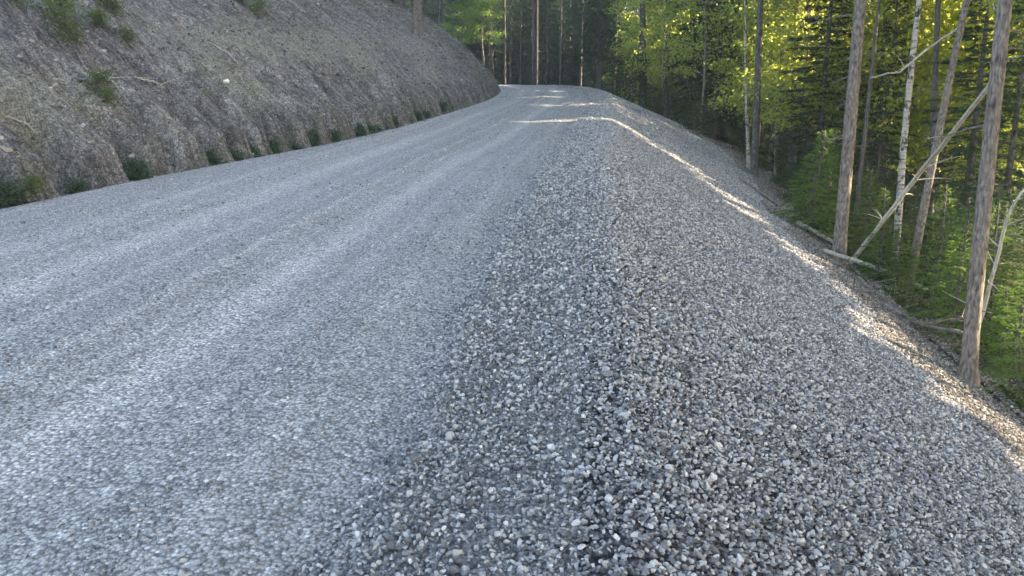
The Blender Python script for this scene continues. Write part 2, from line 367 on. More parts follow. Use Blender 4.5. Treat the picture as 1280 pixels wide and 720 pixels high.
# ------------------------------------------------------------------ loose stones (stuff)
def rock(seed, n=22, flat=.7):
    import bmesh
    r = random.Random(seed); bm = bmesh.new()
    for _ in range(n):
        v = Vector((r.gauss(0, 1), r.gauss(0, 1), r.gauss(0, 1))).normalized()*(.42+.12*r.random())
        bm.verts.new((v.x*(1+.25*r.random()), v.y*.85, v.z*flat))
    bmesh.ops.convex_hull(bm, input=bm.verts)
    bmesh.ops.delete(bm, geom=[v for v in bm.verts if not v.link_faces], context='VERTS')
    me = bpy.data.meshes.new('stone'); bm.to_mesh(me); bm.free(); return me
def stone_set(mat):
    c = bpy.data.collections.new('stone shapes')
    for k in range(9):
        me = rock(50+k, 14+k, .55+.04*k); me.materials.append(mat)
        c.objects.link(bpy.data.objects.new('stone', me))
    return c
SETS = {k: stone_set(M[k]) for k in ('stone', 'toe')}
def scatter_group(coll):
    ng = bpy.data.node_groups.new('scatter stones', 'GeometryNodeTree')
    ng.interface.new_socket('Geometry', in_out='INPUT', socket_type='NodeSocketGeometry')
    ng.interface.new_socket('Geometry', in_out='OUTPUT', socket_type='NodeSocketGeometry')
    N = ng.nodes; Lk = ng.links
    gi = N.new('NodeGroupInput'); go = N.new('NodeGroupOutput')
    ci = N.new('GeometryNodeCollectionInfo'); ci.inputs['Collection'].default_value = coll
    ci.inputs['Separate Children'].default_value = True; ci.inputs['Reset Children'].default_value = True
    ip = N.new('GeometryNodeInstanceOnPoints'); ip.inputs['Pick Instance'].default_value = True
    def attr(nm, ty):
        a = N.new('GeometryNodeInputNamedAttribute'); a.data_type = ty; a.inputs['Name'].default_value = nm
        return [x for x in a.outputs if x.enabled and x.name == 'Attribute'][0]
    Lk.new(gi.outputs[0], ip.inputs['Points']); Lk.new(ci.outputs[0], ip.inputs['Instance'])
    Lk.new(attr('sz', 'FLOAT_VECTOR'), ip.inputs['Scale'])
    rv = attr('rot', 'FLOAT_VECTOR')
    er = N.new('FunctionNodeEulerToRotation'); Lk.new(rv, er.inputs[0]); Lk.new(er.outputs[0], ip.inputs['Rotation'])
    Lk.new(ip.outputs[0], go.inputs[0]); return ng
NG = {k: scatter_group(SETS[k]) for k in SETS}
def scatter(name, Pn, size, which='stone', label=None):
    n = len(Pn); me = bpy.data.meshes.new(name); me.vertices.add(n); me.vertices.foreach_set('co', Pn.astype(np.float32).ravel())
    a = me.attributes.new('sz', 'FLOAT_VECTOR', 'POINT'); sz = size[:, None]*(.8+.4*rng.random((n, 3))); a.data.foreach_set('vector', sz.astype(np.float32).ravel())
    a = me.attributes.new('rot', 'FLOAT_VECTOR', 'POINT'); ro = np.stack([rng.normal(0, .45, n), rng.normal(0, .45, n), rng.random(n)*6.283], 1)
    a.data.foreach_set('vector', ro.astype(np.float32).ravel())
    o = bpy.data.objects.new(name, me); COL.objects.link(o); m = o.modifiers.new('scatter', 'NODES'); m.node_group = NG[which]
    return tag(o, label, kind='stuff')
def xy(s, d):
    px = np.interp(s, S, CL[:, 0]); py = np.interp(s, S, CL[:, 1]); tx = np.interp(s, S, T[:, 0]); ty = np.interp(s, S, T[:, 1]); n = np.hypot(tx, ty)
    return px+ty/n*d, py-tx/n*d
def sample(n, s0, s1, d0, d1):
    s = s0+(s1-s0)*rng.random(n); d = d0+(d1-d0)*rng.random(n); x, y = xy(s, d); return s, d, x, y
def infr(x, y, z, m=60):
    px, py, dep = project(np.stack([x, y, z], 1)); return (dep > .4) & (px > -m) & (px < 1280+m) & (py < 720+m*2) & (py > -m)
# coarse gravel over shoulder and fill slope
Ps, Sz, PsT, SzT = [], [], [], []
for s0, s1, dens, mul in ((.6, 4.5, 1150, .82), (4.5, 9, 850, .94), (9, 20, 620, 1.1), (20, 34, 430, 1.25), (34, 62, 300, 1.45)):
    n = int((s1-s0)*8.1*dens*3.6); s, d, x, y = sample(n, s0, s1, -1.9, 6.9)
    z = road_h(s, d)+.10*fbm(s*1.1, d*1.1, 3, 50)*ss((d-.3)/1)+.045*fbm(s*5, d*5, 2, 52)*ss((d+.3)/.6)
    z = np.where(d > toe(s)+.1, H(x, y, False), z)
    edge = -1.05+.6*fbm(s*.9, d*.9, 4, 60)
    p = ss((d-edge+.28)/.48); p = np.where(d < edge, p*.5, p)
    k = (rng.random(n) < p) & (d < toe(s)+.45+.5*fbm(s*.8, s*0, 3, 72)+.5*rng.random(n)**3) & infr(x, y, z)
    s, d, x, y, z = (q[k] for q in (s, d, x, y, z))
    sz = np.exp(rng.normal(math.log(.0225), .27, len(s)))*mul
    sz *= np.interp(d, [-1.6, -1.0, .5], [.55, .95, 1.]); sz = np.where(rng.random(len(s)) < .004, sz*1.7, sz); sz = np.clip(sz, .010, .12)
    tb = (d > toe(s)-.9+1.2*fbm(s*.7, d*.7, 3, 70))
    Q = np.stack([x, y, z+sz*.28+.012*(d > -1.1)+.028*rng.random(len(s))*(d > -1.0)], 1)
    Ps.append(Q[~tb]); Sz.append(sz[~tb]); PsT.append(Q[tb]); SzT.append(sz[tb]*1.1)
scatter('gravel', np.vstack(Ps), np.concatenate(Sz), 'stone', 'coarse crushed grey gravel covering the shoulder and the slope')
# fine pebbles on the packed road
Ps, Sz = [], []
for s0, s1, dens, mul in ((.5, 5, 1500, 1.), (5, 10, 750, 1.15), (10, 22, 260, 1.5), (22, 45, 60, 2.2)):
    n = int((s1-s0)*7.3*dens); s, d, x, y = sample(n, s0, s1, -7.5, -.4); z = road_h(s, d)
    tr = np.exp(-((d+2.55)/.4)**2)+np.exp(-((d+4.35)/.5)**2); ridge = np.exp(-((d+3.36)/.09)**2)+.5*np.exp(-((d+1.75)/.3)**2)
    cl = ss((fbm(s*1.6, d*1.6, 3, 80)+.12)/.3)
    k = (rng.random(n) < np.clip(.75*cl+.12-.75*tr+ridge*.4, .04, 1)) & (d > -wid(s)) & infr(x, y, z)
    s, d, x, y, z = (q[k] for q in (s, d, x, y, z))
    sz = np.clip(np.exp(rng.normal(math.log(.0115), .38, len(s))), .006, .04)*mul
    Ps.append(np.stack([x, y, z+sz*.05+.002], 1)); Sz.append(sz)
scatter('pebbles', np.vstack(Ps), np.concatenate(Sz), 'stone', 'fine grey pebbles scattered on the packed road')
# brown crumbs and clods on the bank
def bank_pts(n, s0, s1, b0, b1):
    s = s0+(s1-s0)*rng.random(n); b = b0+(b1-b0)*rng.random(n)**1.0; x, y = xy(s, -wid(s)-b); ok = (sdz := sd(x, y)); b2 = -ok[1]-wid(ok[0]); k = (b2 > .03) & (x > -23.5)
    x = x[k]; y = y[k]; s = ok[0][k]; b = b2[k]; return s, b, x, y, bank(s, b)
s, b, x, y, z = bank_pts(42000, 4, 46, .02, 9); k = infr(x, y, z); s, b, x, y, z = (q[k] for q in (s, b, x, y, z))
sz = np.clip(np.exp(rng.normal(math.log(.035), .5, len(s))), .015, .16)
toeP = np.vstack(PsT+[np.stack([x, y, z+sz*.1], 1)]); toeS = np.concatenate(SzT+[sz])
scatter('rubble', toeP, toeS, 'toe', 'brownish stones and clods at the slope toe and on the bank')
# dry grass blades leaning down the bank
s, b, x, y, z = bank_pts(60000, 4, 50, .1, 10); dens = np.clip(fbm(s*.5, b*.7, 4, 90)*3+.45+.5*(b > 3.4)+.3*(b < 1.0), .08, 1)
k = (rng.random(len(s)) < dens) & infr(x, y, z); s, b, x, y, z = (q[k] for q in (s, b, x, y, z))
n = len(s); tx = np.interp(s, S, T[:, 0]); ty = np.interp(s, S, T[:, 1])
Dn = np.stack([ty*.7, -tx*.7, -.45+.0*s], 1)+rng.normal(0, .35, (n, 3)); Dn[:, 2] += .25
C_ = np.stack([x, y, z], 1); C_ += 0
Vb, Fb = leaves(C_, Dn, .07+.20*rng.random(n)**2, .010+.012*rng.random(n)*(1+y/30), up=.2)
o = mesh('dry_grass', Vb, Fb, M['dry'], rnd=rng.random(n)); tag(o, 'bleached dry grass and root fibres lying down the bank', kind='stuff')
s, d, x, y = sample(26000, 4, 48, 4.0, 8.5); k = (abs(d-toe(s)-.15) < .25+.9*rng.random(len(s))**2) & infr(x, y, H(x, y, False)) & (fbm(s*1.5, d*1.5, 3, 98) > -.06); s, d, x, y = (q[k] for q in (s, d, x, y)); n = len(s)
Dn = rng.normal(0, 1, (n, 3)); Dn[:, 2] = abs(Dn[:, 2])*.25; z = np.where(d > toe(s)+.1, H(x, y, False), road_h(s, d))
Vb, Fb = leaves(np.stack([x, y, z+.02], 1), Dn, .10+.5*rng.random(n)**2, .010+.016*rng.random(n), up=.2)
tag(mesh('twig_litter', Vb, Fb, M['litter'], rnd=rng.random(n)), 'dead twigs, roots and litter along the foot of the gravel slope', kind='stuff')
# low green tufts on the bank (ground cover)
s, b, x, y, z = bank_pts(120000, 4, 52, .05, 11); gm = np.clip((fbm(s*.42, b*.55, 4, 95)-.02)*6*np.clip((b-2.6)/3, .10, 1)+(b < .8)*(fbm(s*2.2, b, 3, 97)-.02)*5, 0, 1)
gm = np.maximum(gm, np.clip((b-5.2)*.5, 0, .9))
k = (rng.random(len(s)) < gm) & infr(x, y, z); s, b, x, y, z = (q[k] for q in (s, b, x, y, z)); n = len(s)
Vb, Fb = leaves(np.stack([x, y, z-.01], 1), rdir(n, .6), .04+.09*rng.random(n), .015+.02*rng.random(n))
o = mesh('ground_cover', Vb, Fb, M['weed'], rnd=rng.random(n)); tag(o, 'thin green ground cover creeping over the bank', kind='stuff')
# ------------------------------------------------------------------ tree kinds (prototypes: built at origin, z = 0 at the base)
def limb(p0, d, L, sag, n=6):
    t = np.linspace(0, 1, n)[:, None]; d = np.asarray(d)/np.linalg.norm(d)
    side = np.cross(d, [0, 0, 1.]); side = side/(np.linalg.norm(side)+1e-6)
    return p0+d*L*t+np.array([0, 0, -1.])*sag*t*t+side*L*.06*np.sin(t*4+rng.random()*6)
def trunk_pts(h, wob, n=14):
    t = np.linspace(0, 1, n); a = rng.random(4)*6.28
    return np.stack([wob*(np.sin(t*3+a[0])-math.sin(a[0]))+wob*.3*(np.sin(t*9+a[1])-math.sin(a[1])), wob*(np.sin(t*2.6+a[2])-math.sin(a[2])), t*h], 1)
def trunk_mesh(pts, r0, r1, seg=12, stubs=0, stub_to=1.):
    t = np.linspace(0, 1, len(pts)); h = pts[-1, 2]
    fl = 1+.45*np.exp(-pts[:, 2]/.25)
    # more rings near the base
    pz = np.concatenate([[-.5, 0, .12, .3, .6], pts[1:, 2]]); px = np.interp(pz, pts[:, 2], pts[:, 0]); py = np.interp(pz, pts[:, 2], pts[:, 1])
    Q = np.stack([px, py, pz], 1); rr = (r0+(r1-r0)*(np.clip(pz, 0, h)/h)**.9)*(1+.45*np.exp(-np.clip(pz, 0, 99)/.22))
    parts = [tube(Q, rr, seg, .05, int(h*10))]
    for k in range(stubs):
        z = .8+(h*stub_to-.8)*rng.random(); i = np.array([np.interp(z, pts[:, 2], pts[:, j]) for j in range(3)])
        a = rng.random()*6.28; L = .25+1.1*rng.random()**1.5; d = np.array([math.cos(a), math.sin(a), -.15+.4*rng.random()])
        r = r0*(1-z/h*.7)
        lp = limb(i+d*r*.5, d, L, .15*L, 4); parts.append(tube(lp, np.linspace(.016, .004, 4), 4))
        if L > .6:
            for q in range(2):
                b = lp[1+q]; d2 = d+rng.normal(0, .6, 3); parts.append(tube(limb(b, d2, L*.4, .05, 3), [.007, .005, .002], 4))
    return join(parts)
def spruce_parts(h, z0, rmax, nb, ll, lw, per):
    pts = trunk_pts(h, .08); B = []; C, D = [], []
    for k in range(nb):
        u = (k+rng.random())/nb; z = z0+(h*.985-z0)*u; prof = (1-(z-z0)/(h-z0+.01))**.8
        L = max(.12, rmax*prof*(.65+.5*rng.random())); a = k*2.4+rng.random()*.8
        d = np.array([math.cos(a), math.sin(a), .05+.5*u-.15*(1-u)])
        c = np.array([np.interp(z, pts[:, 2], pts[:, j]) for j in range(3)])
        lp = limb(c, d, L, L*.28*(1-u), 6); B.append(tube(lp, np.linspace(.02*(L/2+.3), .004, 6), 4))
        m = max(6, int(per*L/rmax)); t = .12+.88*rng.random(m)**.75
        cc = np.stack([np.interp(t, np.linspace(0, 1, 6), lp[:, j]) for j in range(3)], 1)
        dn = d/np.linalg.norm(d); side = np.cross(dn, [0, 0, 1.]); side /= np.linalg.norm(side)
        off = (rng.random(m)-.5)*2; sp = .33*L*(1-t*.8)+.03
        cc = cc+side*(off*sp)[:, None]+np.array([0, 0, -1.])*(abs(off)*sp*.35+.06*rng.random(m)*ll*3)[:, None]
        dd = dn[None]*.8+side[None]*np.sign(off)[:, None]*.8+rng.normal(0, .35, (m, 3)); dd[:, 2] -= .3
        C.append(cc); D.append(dd)
    # leader
    C = np.vstack(C); D = np.vstack(D); n = len(C)
    return pts, join(B), leaves(C, D, ll*(.6+.8*rng.random(n)), lw*(.7+.6*rng.random(n)), up=.5)
def broad_parts(h, z0, spread, nl, per, ll, wob=.25, layer=.12):
    pts = trunk_pts(h, wob); B = []; C, D = [], []
    for k in range(nl):
        u = (k+rng.random())/nl; z = z0+(h-z0)*u*.97
        c = np.array([np.interp(z, pts[:, 2], pts[:, j]) for j in range(3)])
        a = k*2.4+rng.random(); L = spread*(.45+.75*rng.random())*(1-.55*u*u)
        d = np.array([math.cos(a), math.sin(a), .25+.5*rng.random()+.4*u]); lp = limb(c, d, L, L*.25, 7)
        B.append(tube(lp, np.linspace(.012+.012*L, .004, 7), 5))
        for q in range(3+int(L*3.2)):
            t = .25+.75*rng.random(); b = np.array([np.interp(t, np.linspace(0, 1, 7), lp[:, j]) for j in range(3)])
            d2 = d/np.linalg.norm(d)+rng.normal(0, .7, 3); d2[2] *= .35; l2 = L*(.22+.28*rng.random()); tp = limb(b, d2, l2, .1*l2, 4)
            B.append(tube(tp, [.006, .005, .004, .002], 3))
            m = per; tt = rng.random(m)**.7
            cc = np.stack([np.interp(tt, np.linspace(0, 1, 4), tp[:, j]) for j in range(3)], 1)+rng.normal(0, 1, (m, 3))*np.array([.17, .17, layer])*(.5+l2)
            C.append(cc); D.append(rdir(m, -.3)+d2*.4)
    C = np.vstack(C); D = np.vstack(D); n = len(C)
    return pts, join(B), leaves(C, D, ll*(.7+.6*rng.random(n)), ll*.62*(.7+.6*rng.random(n)), up=.5)
PROTO = {}
def proto(kind, make):
    """list of variants; each a dict part-name -> object (first use takes the originals, later uses copies)"""
    PROTO.setdefault(kind, []).append(dict(parts=make(), used=False))
def build(kind_name, pts, wood, crown, trunk_r, bark, leafmat, seg=12, stubs=0, stub_to=.6):
    parts = []
    tm = trunk_mesh(pts, *trunk_r, seg, stubs, stub_to)
    parts.append(mesh('trunk', *(join([tm, wood]) if wood is not None else tm), M[bark], True))
    if crown is not None: parts.append(mesh('crown', *crown, M[leafmat], rnd=rng.random(len(crown[1]))))
    for o in parts: COL.objects.unlink(o)
    return parts
def mk_spruce(h, z0, r, nb, per, rt, ll=.24, lw=.07, mat='needle'):
    def f():
        p, w, c = spruce_parts(h, z0, r, nb, ll, lw, per); return build('', p, w, c, (rt, .02), 'spruce', mat, 10, 10 if h > 8 else 0, z0/h+.1)
    return f
def mk_broad(h, z0, sp, nl, per, ll, rt, bark='grey', mat='leaf', wob=.25):
    def f():
        p, w, c = broad_parts(h, z0, sp, nl, per, ll, wob); return build('', p, w, c, (rt, .012), bark, mat, 8, 0)
    return f
def mk_pine(h, z0, rt, bark='pine', stubs=26, mat='needle'):
    def f():
        p, w, c = broad_parts(h, z0, 2.3, 30, 26, .22, .15, .10); return build('', p, w, c, (rt, .05), bark, mat, 14, stubs, .5)
    return f
for k in range(3): proto('dark_spruce', mk_spruce(17+2*k, 1.0+1.2*k, 2.2, 120, 150, .15+.02*k))
for k in range(3): proto('bare_spruce', mk_spruce(21, 8+k, 2.0, 80, 130, .15+.02*k))
for k in range(3): proto('pine', mk_pine(21+k, 12, .16+.015*k))
for k in range(3): proto('broadleaf', mk_broad(8+1.5*k, 2.6+.6*k, 2.0, 30, 30, .14, .05+.012*k, mat='leaf', wob=.35))
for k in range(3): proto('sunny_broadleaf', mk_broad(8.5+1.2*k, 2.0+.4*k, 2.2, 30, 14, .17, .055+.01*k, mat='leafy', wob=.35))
for k in range(3): proto('sapling', mk_spruce(2.6+.8*k, .15, .85+.12*k, 70, 120, .03, .10, .024, 'fresh'))
for k in range(3): proto('shrub', mk_broad(1.1+.3*k, .08, .7, 20, 18, .07, .015, mat='fern', wob=.1))
for k in range(2): proto('weed', mk_broad(.45+.1*k, .02, .26, 16, 14, .05, .006, mat='weed', wob=.05))
for k in range(2): proto('tuft', mk_broad(.42+.1*k, .02, .3, 20, 26, .05, .005, mat='needle', wob=.05))
for k in range(2): proto('birch', mk_broad(17, 9, 1.8, 24, 22, .11, .085, 'birch', 'leafy', .3))
COUNT = {}
def plant(kind, name, x, y, label, cat, group=None, scale=1., rz=None, lean=(0, 0), var=None, z=None, zoff=0., sxy=None):
    vs = PROTO[kind]; v = vs[(COUNT.get(kind, 0) if var is None else var) % len(vs)]; COUNT[kind] = COUNT.get(kind, 0)+1
    if z is None: z = float(H(np.array([x]), np.array([y]))[0])
    e = empty(name, (x, y, z+zoff), 0)
    a = rng.random()*6.283 if rz is None else rz
    e.rotation_euler = (lean[1], lean[0], a) if lean == (0, 0) else (0, 0, 0)
    if lean != (0, 0):
        from mathutils import Matrix, Euler
        q = Vector((0, 0, 1)).rotation_difference(Vector((lean[0], lean[1], 1)).normalized())
        e.rotation_mode = 'QUATERNION'; e.rotation_quaternion = q @ Euler((0, 0, a)).to_quaternion()
    s2 = scale if sxy is None else sxy
    e.scale = (s2, s2, scale); tag(e, label, cat, group)
    for o in v['parts']:
        c = o if not v['used'] else o.copy(); COL.objects.link(c); c.parent = e
    v['used'] = True; return e
# positions from image column, distance Y and the column at the top of the frame
def col_at(px, py, Y):
    r = ray(px, py); t = Y/r[1]; return r[0]*t, CH+r[2]*t
def stand(pxb, pyb, pxt, pyt, Y):
    """base x at depth Y under column pxb@pyb, lean so the trunk crosses pxt@pyt"""
    xb, zb = col_at(pxb, pyb, Y); xt, zt = col_at(pxt, pyt, Y); g = (xt-xb)/(zt-zb)
    z0 = float(H(np.array([xb]), np.array([Y]))[0]); x0 = xb+g*(z0-zb)
    z0 = float(H(np.array([x0]), np.array([Y]))[0]); return x0, Y, z0, g
# ------------------------------------------------------------------ where the sun must and must not fall
STRIP = np.array([(4.5, 4.75), (7, 4.25), (9, 3.95), (11.3, 3.85), (15, 3.35), (17.5, 2.8), (20, 2.1), (22, 1.15), (23.6, .1), (23.6, -1.2), (22.9, -2.7), (21.6, -4.0), (20.2, -5.3)])
STW = np.array([.46, .44, .38, .28, .22, .25, .28, .33, .38, .32, .12, -.1, -.3])
def strip_amt(s, d):
    """>0 inside the lit strip"""
    best = np.full(len(s), -9.)
    for i in range(len(STRIP)-1):
        a, b = STRIP[i], STRIP[i+1]; ab = b-a; t = np.clip(((s-a[0])*ab[0]+(d-a[1])*ab[1])/(ab@ab), 0, 1)
        q = np.hypot(s-a[0]-t*ab[0], d-a[1]-t*ab[1]); best = np.maximum(best, STW[i]+(STW[i+1]-STW[i])*t-q)
    return best
u_ax = np.array([-SD[1], SD[0], 0]); u_ax /= np.linalg.norm(u_ax); v_ax = np.cross(SD, u_ax)
if v_ax[2] < 0: v_ax = -v_ax
# lit foliage targets in the forest: (px, py, Y, radius)
LIT = [(1180, 30, 19, 2.2), (1240, 90, 16, 1.6), (1110, 40, 24, 2.0), (975, 30, 32, 2.0), (965, 100, 34, 1.3), (900, 10, 38, 1.6), (850, 30, 43, 2.0), (790, 20, 48, 2.0), (1265, 150, 17, 1.5), (1225, 20, 20, 1.8), (1140, 100, 24, 1.6), (1080, 80, 27, 1.6), (1030, 50, 29, 1.6), (1270, 60, 18, 1.6), (1080, 10, 30, 1.6), (930, 60, 37, 1.4), (1180, 70, 25, 1.6), (1150, 10, 28, 1.6), (1000, 10, 36, 1.6), (1210, 130, 23, 1.3)]
gs, gd = np.meshgrid(np.arange(4.5, 24.5, .5), np.arange(-5, 5, .25), indexing='ij'); gs = gs.ravel(); gd = gd.ravel(); k = strip_amt(gs, gd) > 0; gs = gs[k]; gd = gd[k]
gx, gy = xy(gs, gd); SP = np.stack([gx, gy, road_h(gs, gd)], 1)
def blocks(x, y, z0, z1, rad, pts, prad):
    """does a crown cylinder cut sun rays to these points"""
    dx = x-pts[:, 0]; dy = y-pts[:, 1]; h = np.hypot(SD[0], SD[1]); al = (dx*SD[0]+dy*SD[1])/h; pe = abs(dx*SD[1]-dy*SD[0])/h
    zz = pts[:, 2]+al*SD[2]/h
    return ((al > 1.0) & (pe < rad+prad) & (zz > z0-1) & (zz < z1+1)).sum()
LQ = []
for a, b, Y, r in LIT:
    for f in np.arange(1, 2.2, .04):
        x, z = col_at(a, b, Y*f); zb = float(H(np.array([x]), np.array([Y*f]))[0])
        if blocks(x, Y*f, zb+1, zb+10.5, 2.6, SP, 0) < 1: break
    LQ.append((x, Y*f, z)); print('lit', a, Y, round(f, 2), round(z-zb, 1))
LP = np.array(LQ); LR = np.array([q[3] for q in LIT])
placed = []
def free(x, y, r):
    return all((x-a)**2+(y-b)**2 > (r+c)**2 for a, b, c in placed)
SMASK = True
# ------------------------------------------------------------------ trees one can tell apart
def named(kind, name, px, label, cat, rt=None, var=None, scale=1., sxy=None, group=None):
    x, y, z, g = stand(*px)
    placed.append((x, y, .5)); 
    return plant(kind, name, x, y, label, cat, group, scale, None, (g, .0) if abs(g) > 1e-3 else (.001, 0), var, z, 0, sxy)
named('pine', 'pine_tree', (1213, 440, 1258, 0, 9.3), 'thick brown pine trunk with dead stubs, nearest of all at the right of the slope', 'tree', var=0, scale=1., sxy=.60)
named('pine', 'pine_tree', (1052, 280, 1076, 0, 15.6), 'straight light brown pine trunk rising behind the top end of the leaning pole', 'tree', var=1, sxy=.78)
named('birch', 'birch_tree', (1122, 290, 1146, 0, 17), 'slim white and black mottled birch trunk left of the slanting grey trunk', 'tree', var=0)
named('pine', 'pine_tree', (1142, 330, 1206, 30, 14.5), 'slanting grey trunk leaning to the right behind the bare leaning pole', 'tree', var=2, scale=.62, sxy=.45)
named('bare_spruce', 'spruce_tree', (943, 200, 951, 0, 29), 'dark straight spruce trunk of the close pair at the far slope edge', 'tree', var=0, sxy=1.0)
named('birch', 'birch_tree', (936, 200, 933, 0, 31), 'pale mottled trunk touching the dark spruce trunk at the far slope edge', 'tree', var=0, sxy=.95)
named('bare_spruce', 'spruce_tree', (990, 190, 995, 0, 31), 'tall grey spruce trunk standing alone right of the close pair', 'tree', var=1, sxy=.9)
named('bare_spruce', 'spruce_tree', (804, 120, 805, 0, 46), 'dark trunk before yellow leaves, left of the two beside the bushes at the bend', 'tree', var=2, sxy=1.25)
named('bare_spruce', 'spruce_tree', (833, 120, 834, 0, 45), 'dark trunk before yellow leaves, right of the two beside the bushes at the bend', 'tree', var=0, sxy=1.05)
named('bare_spruce', 'spruce_tree', (880, 150, 884, 0, 42), 'slim dark trunk halfway between the two dark trunks and the close pair', 'tree', var=1, sxy=.8)
named('birch', 'birch_tree', (1230, 300, 1248, 0, 13.5), 'very thin pale stem half hidden behind the nearest thick pine trunk', 'tree', var=0, scale=.6, sxy=.45)
named('bare_spruce', 'spruce_tree', (1165, 200, 1172, 0, 24), 'thin grey trunk seen between the slanting trunk and the nearest pine', 'tree', var=2, sxy=.62)
for px, Y, sx in ((631, 58, .62), (667, 62, .8), (671, 57, .5), (614, 61, .6), (650, 66, .55), (700, 63, .6), (726, 59, .7), (745, 64, .6), (690, 70, .6), (768, 60, .62)):
    x, z = col_at(px, 95, Y); placed.append((x, Y, .4))
    plant('bare_spruce', 'spruce_tree', x, Y, 'slender bare grey trunk standing behind the crest where the road bends away', 'tree', 'bare trunks behind the bend', 1., None, (.01*rng.normal(), .005), None, None, 0, sx)
for px, Y, v, sx, lab in ((890, 40, 0, 1.1, 'dark teal spruce filling the gap left of the close trunk pair'), (1022, 27, 1, .9, 'dark spruce just left of the straight light brown trunk'), (1036, 33, 2, 1., 'dark tall spruce behind the straight light brown trunk'), (865, 44, 1, .8, 'narrow dark spruce right of the two dark trunks at the bend'), (746, 52, 2, 1.1, 'dark spruce where the yellow leaves begin beyond the bend'), (1098, 26, 0, .6, 'small dark spruce left of the mottled birch trunk'), (1215, 22, 1, .8, 'dark spruce in the deep shade behind the nearest pine'), (1262, 19, 0, .7, 'dark spruce in the deep shade right of the nearest pine')):
    x = col_at(px, 200, Y)[0]; placed.append((x, Y, 1.)); plant('dark_spruce', 'spruce_tree', x, Y, lab, 'tree', None, .55 if Y < 28 else .8, var=v, sxy=sx)
k = 0
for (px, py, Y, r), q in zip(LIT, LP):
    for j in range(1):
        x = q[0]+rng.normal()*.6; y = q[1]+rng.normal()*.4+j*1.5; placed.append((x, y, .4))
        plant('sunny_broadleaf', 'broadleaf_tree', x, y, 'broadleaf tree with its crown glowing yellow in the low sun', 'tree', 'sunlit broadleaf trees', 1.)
for px, Y, lab in ((548, 47, 'green broadleaf tree behind the brow of the bank, leftmost of three at the bend'), (578, 52, 'green broadleaf tree behind the brow of the bank, middle of three at the bend'), (604, 57, 'green broadleaf tree behind the brow of the bank, rightmost of three at the bend')):
    x = col_at(px, 60, Y)[0]; placed.append((x, Y, .6)); plant('broadleaf', 'broadleaf_tree', x, Y, lab, 'tree', None, .75, sxy=1.)
# leaning bare pole against the nearest pine, fallen logs at the toe
def pole(name, pts, r, mat, label, cat, seg=8, twigs=0, rough=.08):
    P_ = np.array(pts, float); t = np.linspace(0, 1, len(P_)); tt = np.linspace(0, 1, 16)
    Q = np.stack([np.interp(tt, t, P_[:, j]) for j in range(3)], 1); Q += rng.normal(0, .006, Q.shape)
    root = empty(name, tuple(Q[0])); tag(root, label, cat); Q = Q-Q[0]
    pr = [tube(Q, np.interp(tt, np.linspace(0, 1, len(r)), r), seg, rough)]
    if twigs:
        for k in range(twigs):
            i = rng.integers(3, 15); d = rng.normal(0, 1, 3); d[2] = abs(d[2])*.6; L = .2+.7*rng.random(); pr.append(tube(limb(Q[i], d, L, .08, 4), [.010, .007, .005, .002], 4))
    mesh('trunk', *join(pr), M[mat], True, root)
    return root
def pix(px, py, Y, dz=0):
    x, z = col_at(px, py, Y); return (x, Y, z+dz)
def on(px, Y, dz=.05):                # on the ground at depth Y under this column
    x = col_at(px, 300, Y)[0]; return (x, Y, float(H(np.array([x]), np.array([Y]))[0])+dz)
def hitg(px, py, dz=.04):
    r = ray(px, py); t = np.arange(2, 60, .02); x = r[0]*t; y = r[1]*t; z = CH+r[2]*t; h = H(x, y, False); i = np.argmax(z < h); return (x[i], y[i], z[i]+dz)
hb = hitg(1062, 332)
pole('leaning_pole', [hb, pix(1150, 216, (hb[1]+9.6)/2+.6), pix(1243, 100, 9.75)], [.046, .040, .028], 'pole', 'bare pale dead pole leaning from the slope toe up against the nearest pine', 'dead tree', 10, 7, .04)
def gl(px, py, dz=.05): return hitg(px, py, dz)
a, b = gl(997, 284, .12), gl(1047, 312, .12); pole('fallen_log', [a, b], [.055, .045], 'dead', 'short weathered log lying at the slope toe, uppermost of the fallen logs', 'log', 8, 2)
a = gl(1028, 318, .1); pole('fallen_log', [a, pix(1098, 336, a[1]-.6), pix(1160, 362, a[1]-1.4)], [.05, .046, .035], 'dead', 'long thin fallen log running from the slope toe into green saplings, below the leaning pole', 'log', 8, 5)
pole('fallen_log', [gl(924, 226, .1), gl(975, 262, .1)], [.035, .03], 'grey', 'thin fallen log at the far slope toe below the pair of close trunks', 'log', 8, 2)
pole('fallen_log', [gl(1072, 352, .08), gl(1120, 392, .08)], [.03, .024], 'grey', 'short grey branch lying along the slope toe between the two lower fallen logs', 'log', 8, 2)
a = gl(1105, 384); pole('fallen_log', [a, pix(1150, 406, a[1]-.9), pix(1203, 416, 9.5)], [.034, .03, .026], 'grey', 'fallen stem lying from the slope toe to the foot of the nearest pine', 'log', 8, 2)
pole('dead_sapling', [on(1222, 10.6, -.1), pix(1228, 395, 10.5), pix(1247, 320, 10.4), pix(1262, 262, 10.3), pix(1296, 215, 10.2)], [.035, .03, .025, .02, .012], 'dead', 'bent bare grey sapling with side twigs to the right of the nearest pine', 'dead tree', 7, 9, .08)
pole('dead_branch', [pix(1088, 72+25, 15.5), pix(1125, 90, 15.3), pix(1160, 60, 15.2), pix(1206, 30, 14.6)], [.012, .018, .022, .02], 'dead', 'thin bare branch arching left from the slanting grey trunk', 'branch', 6, 2, .08)
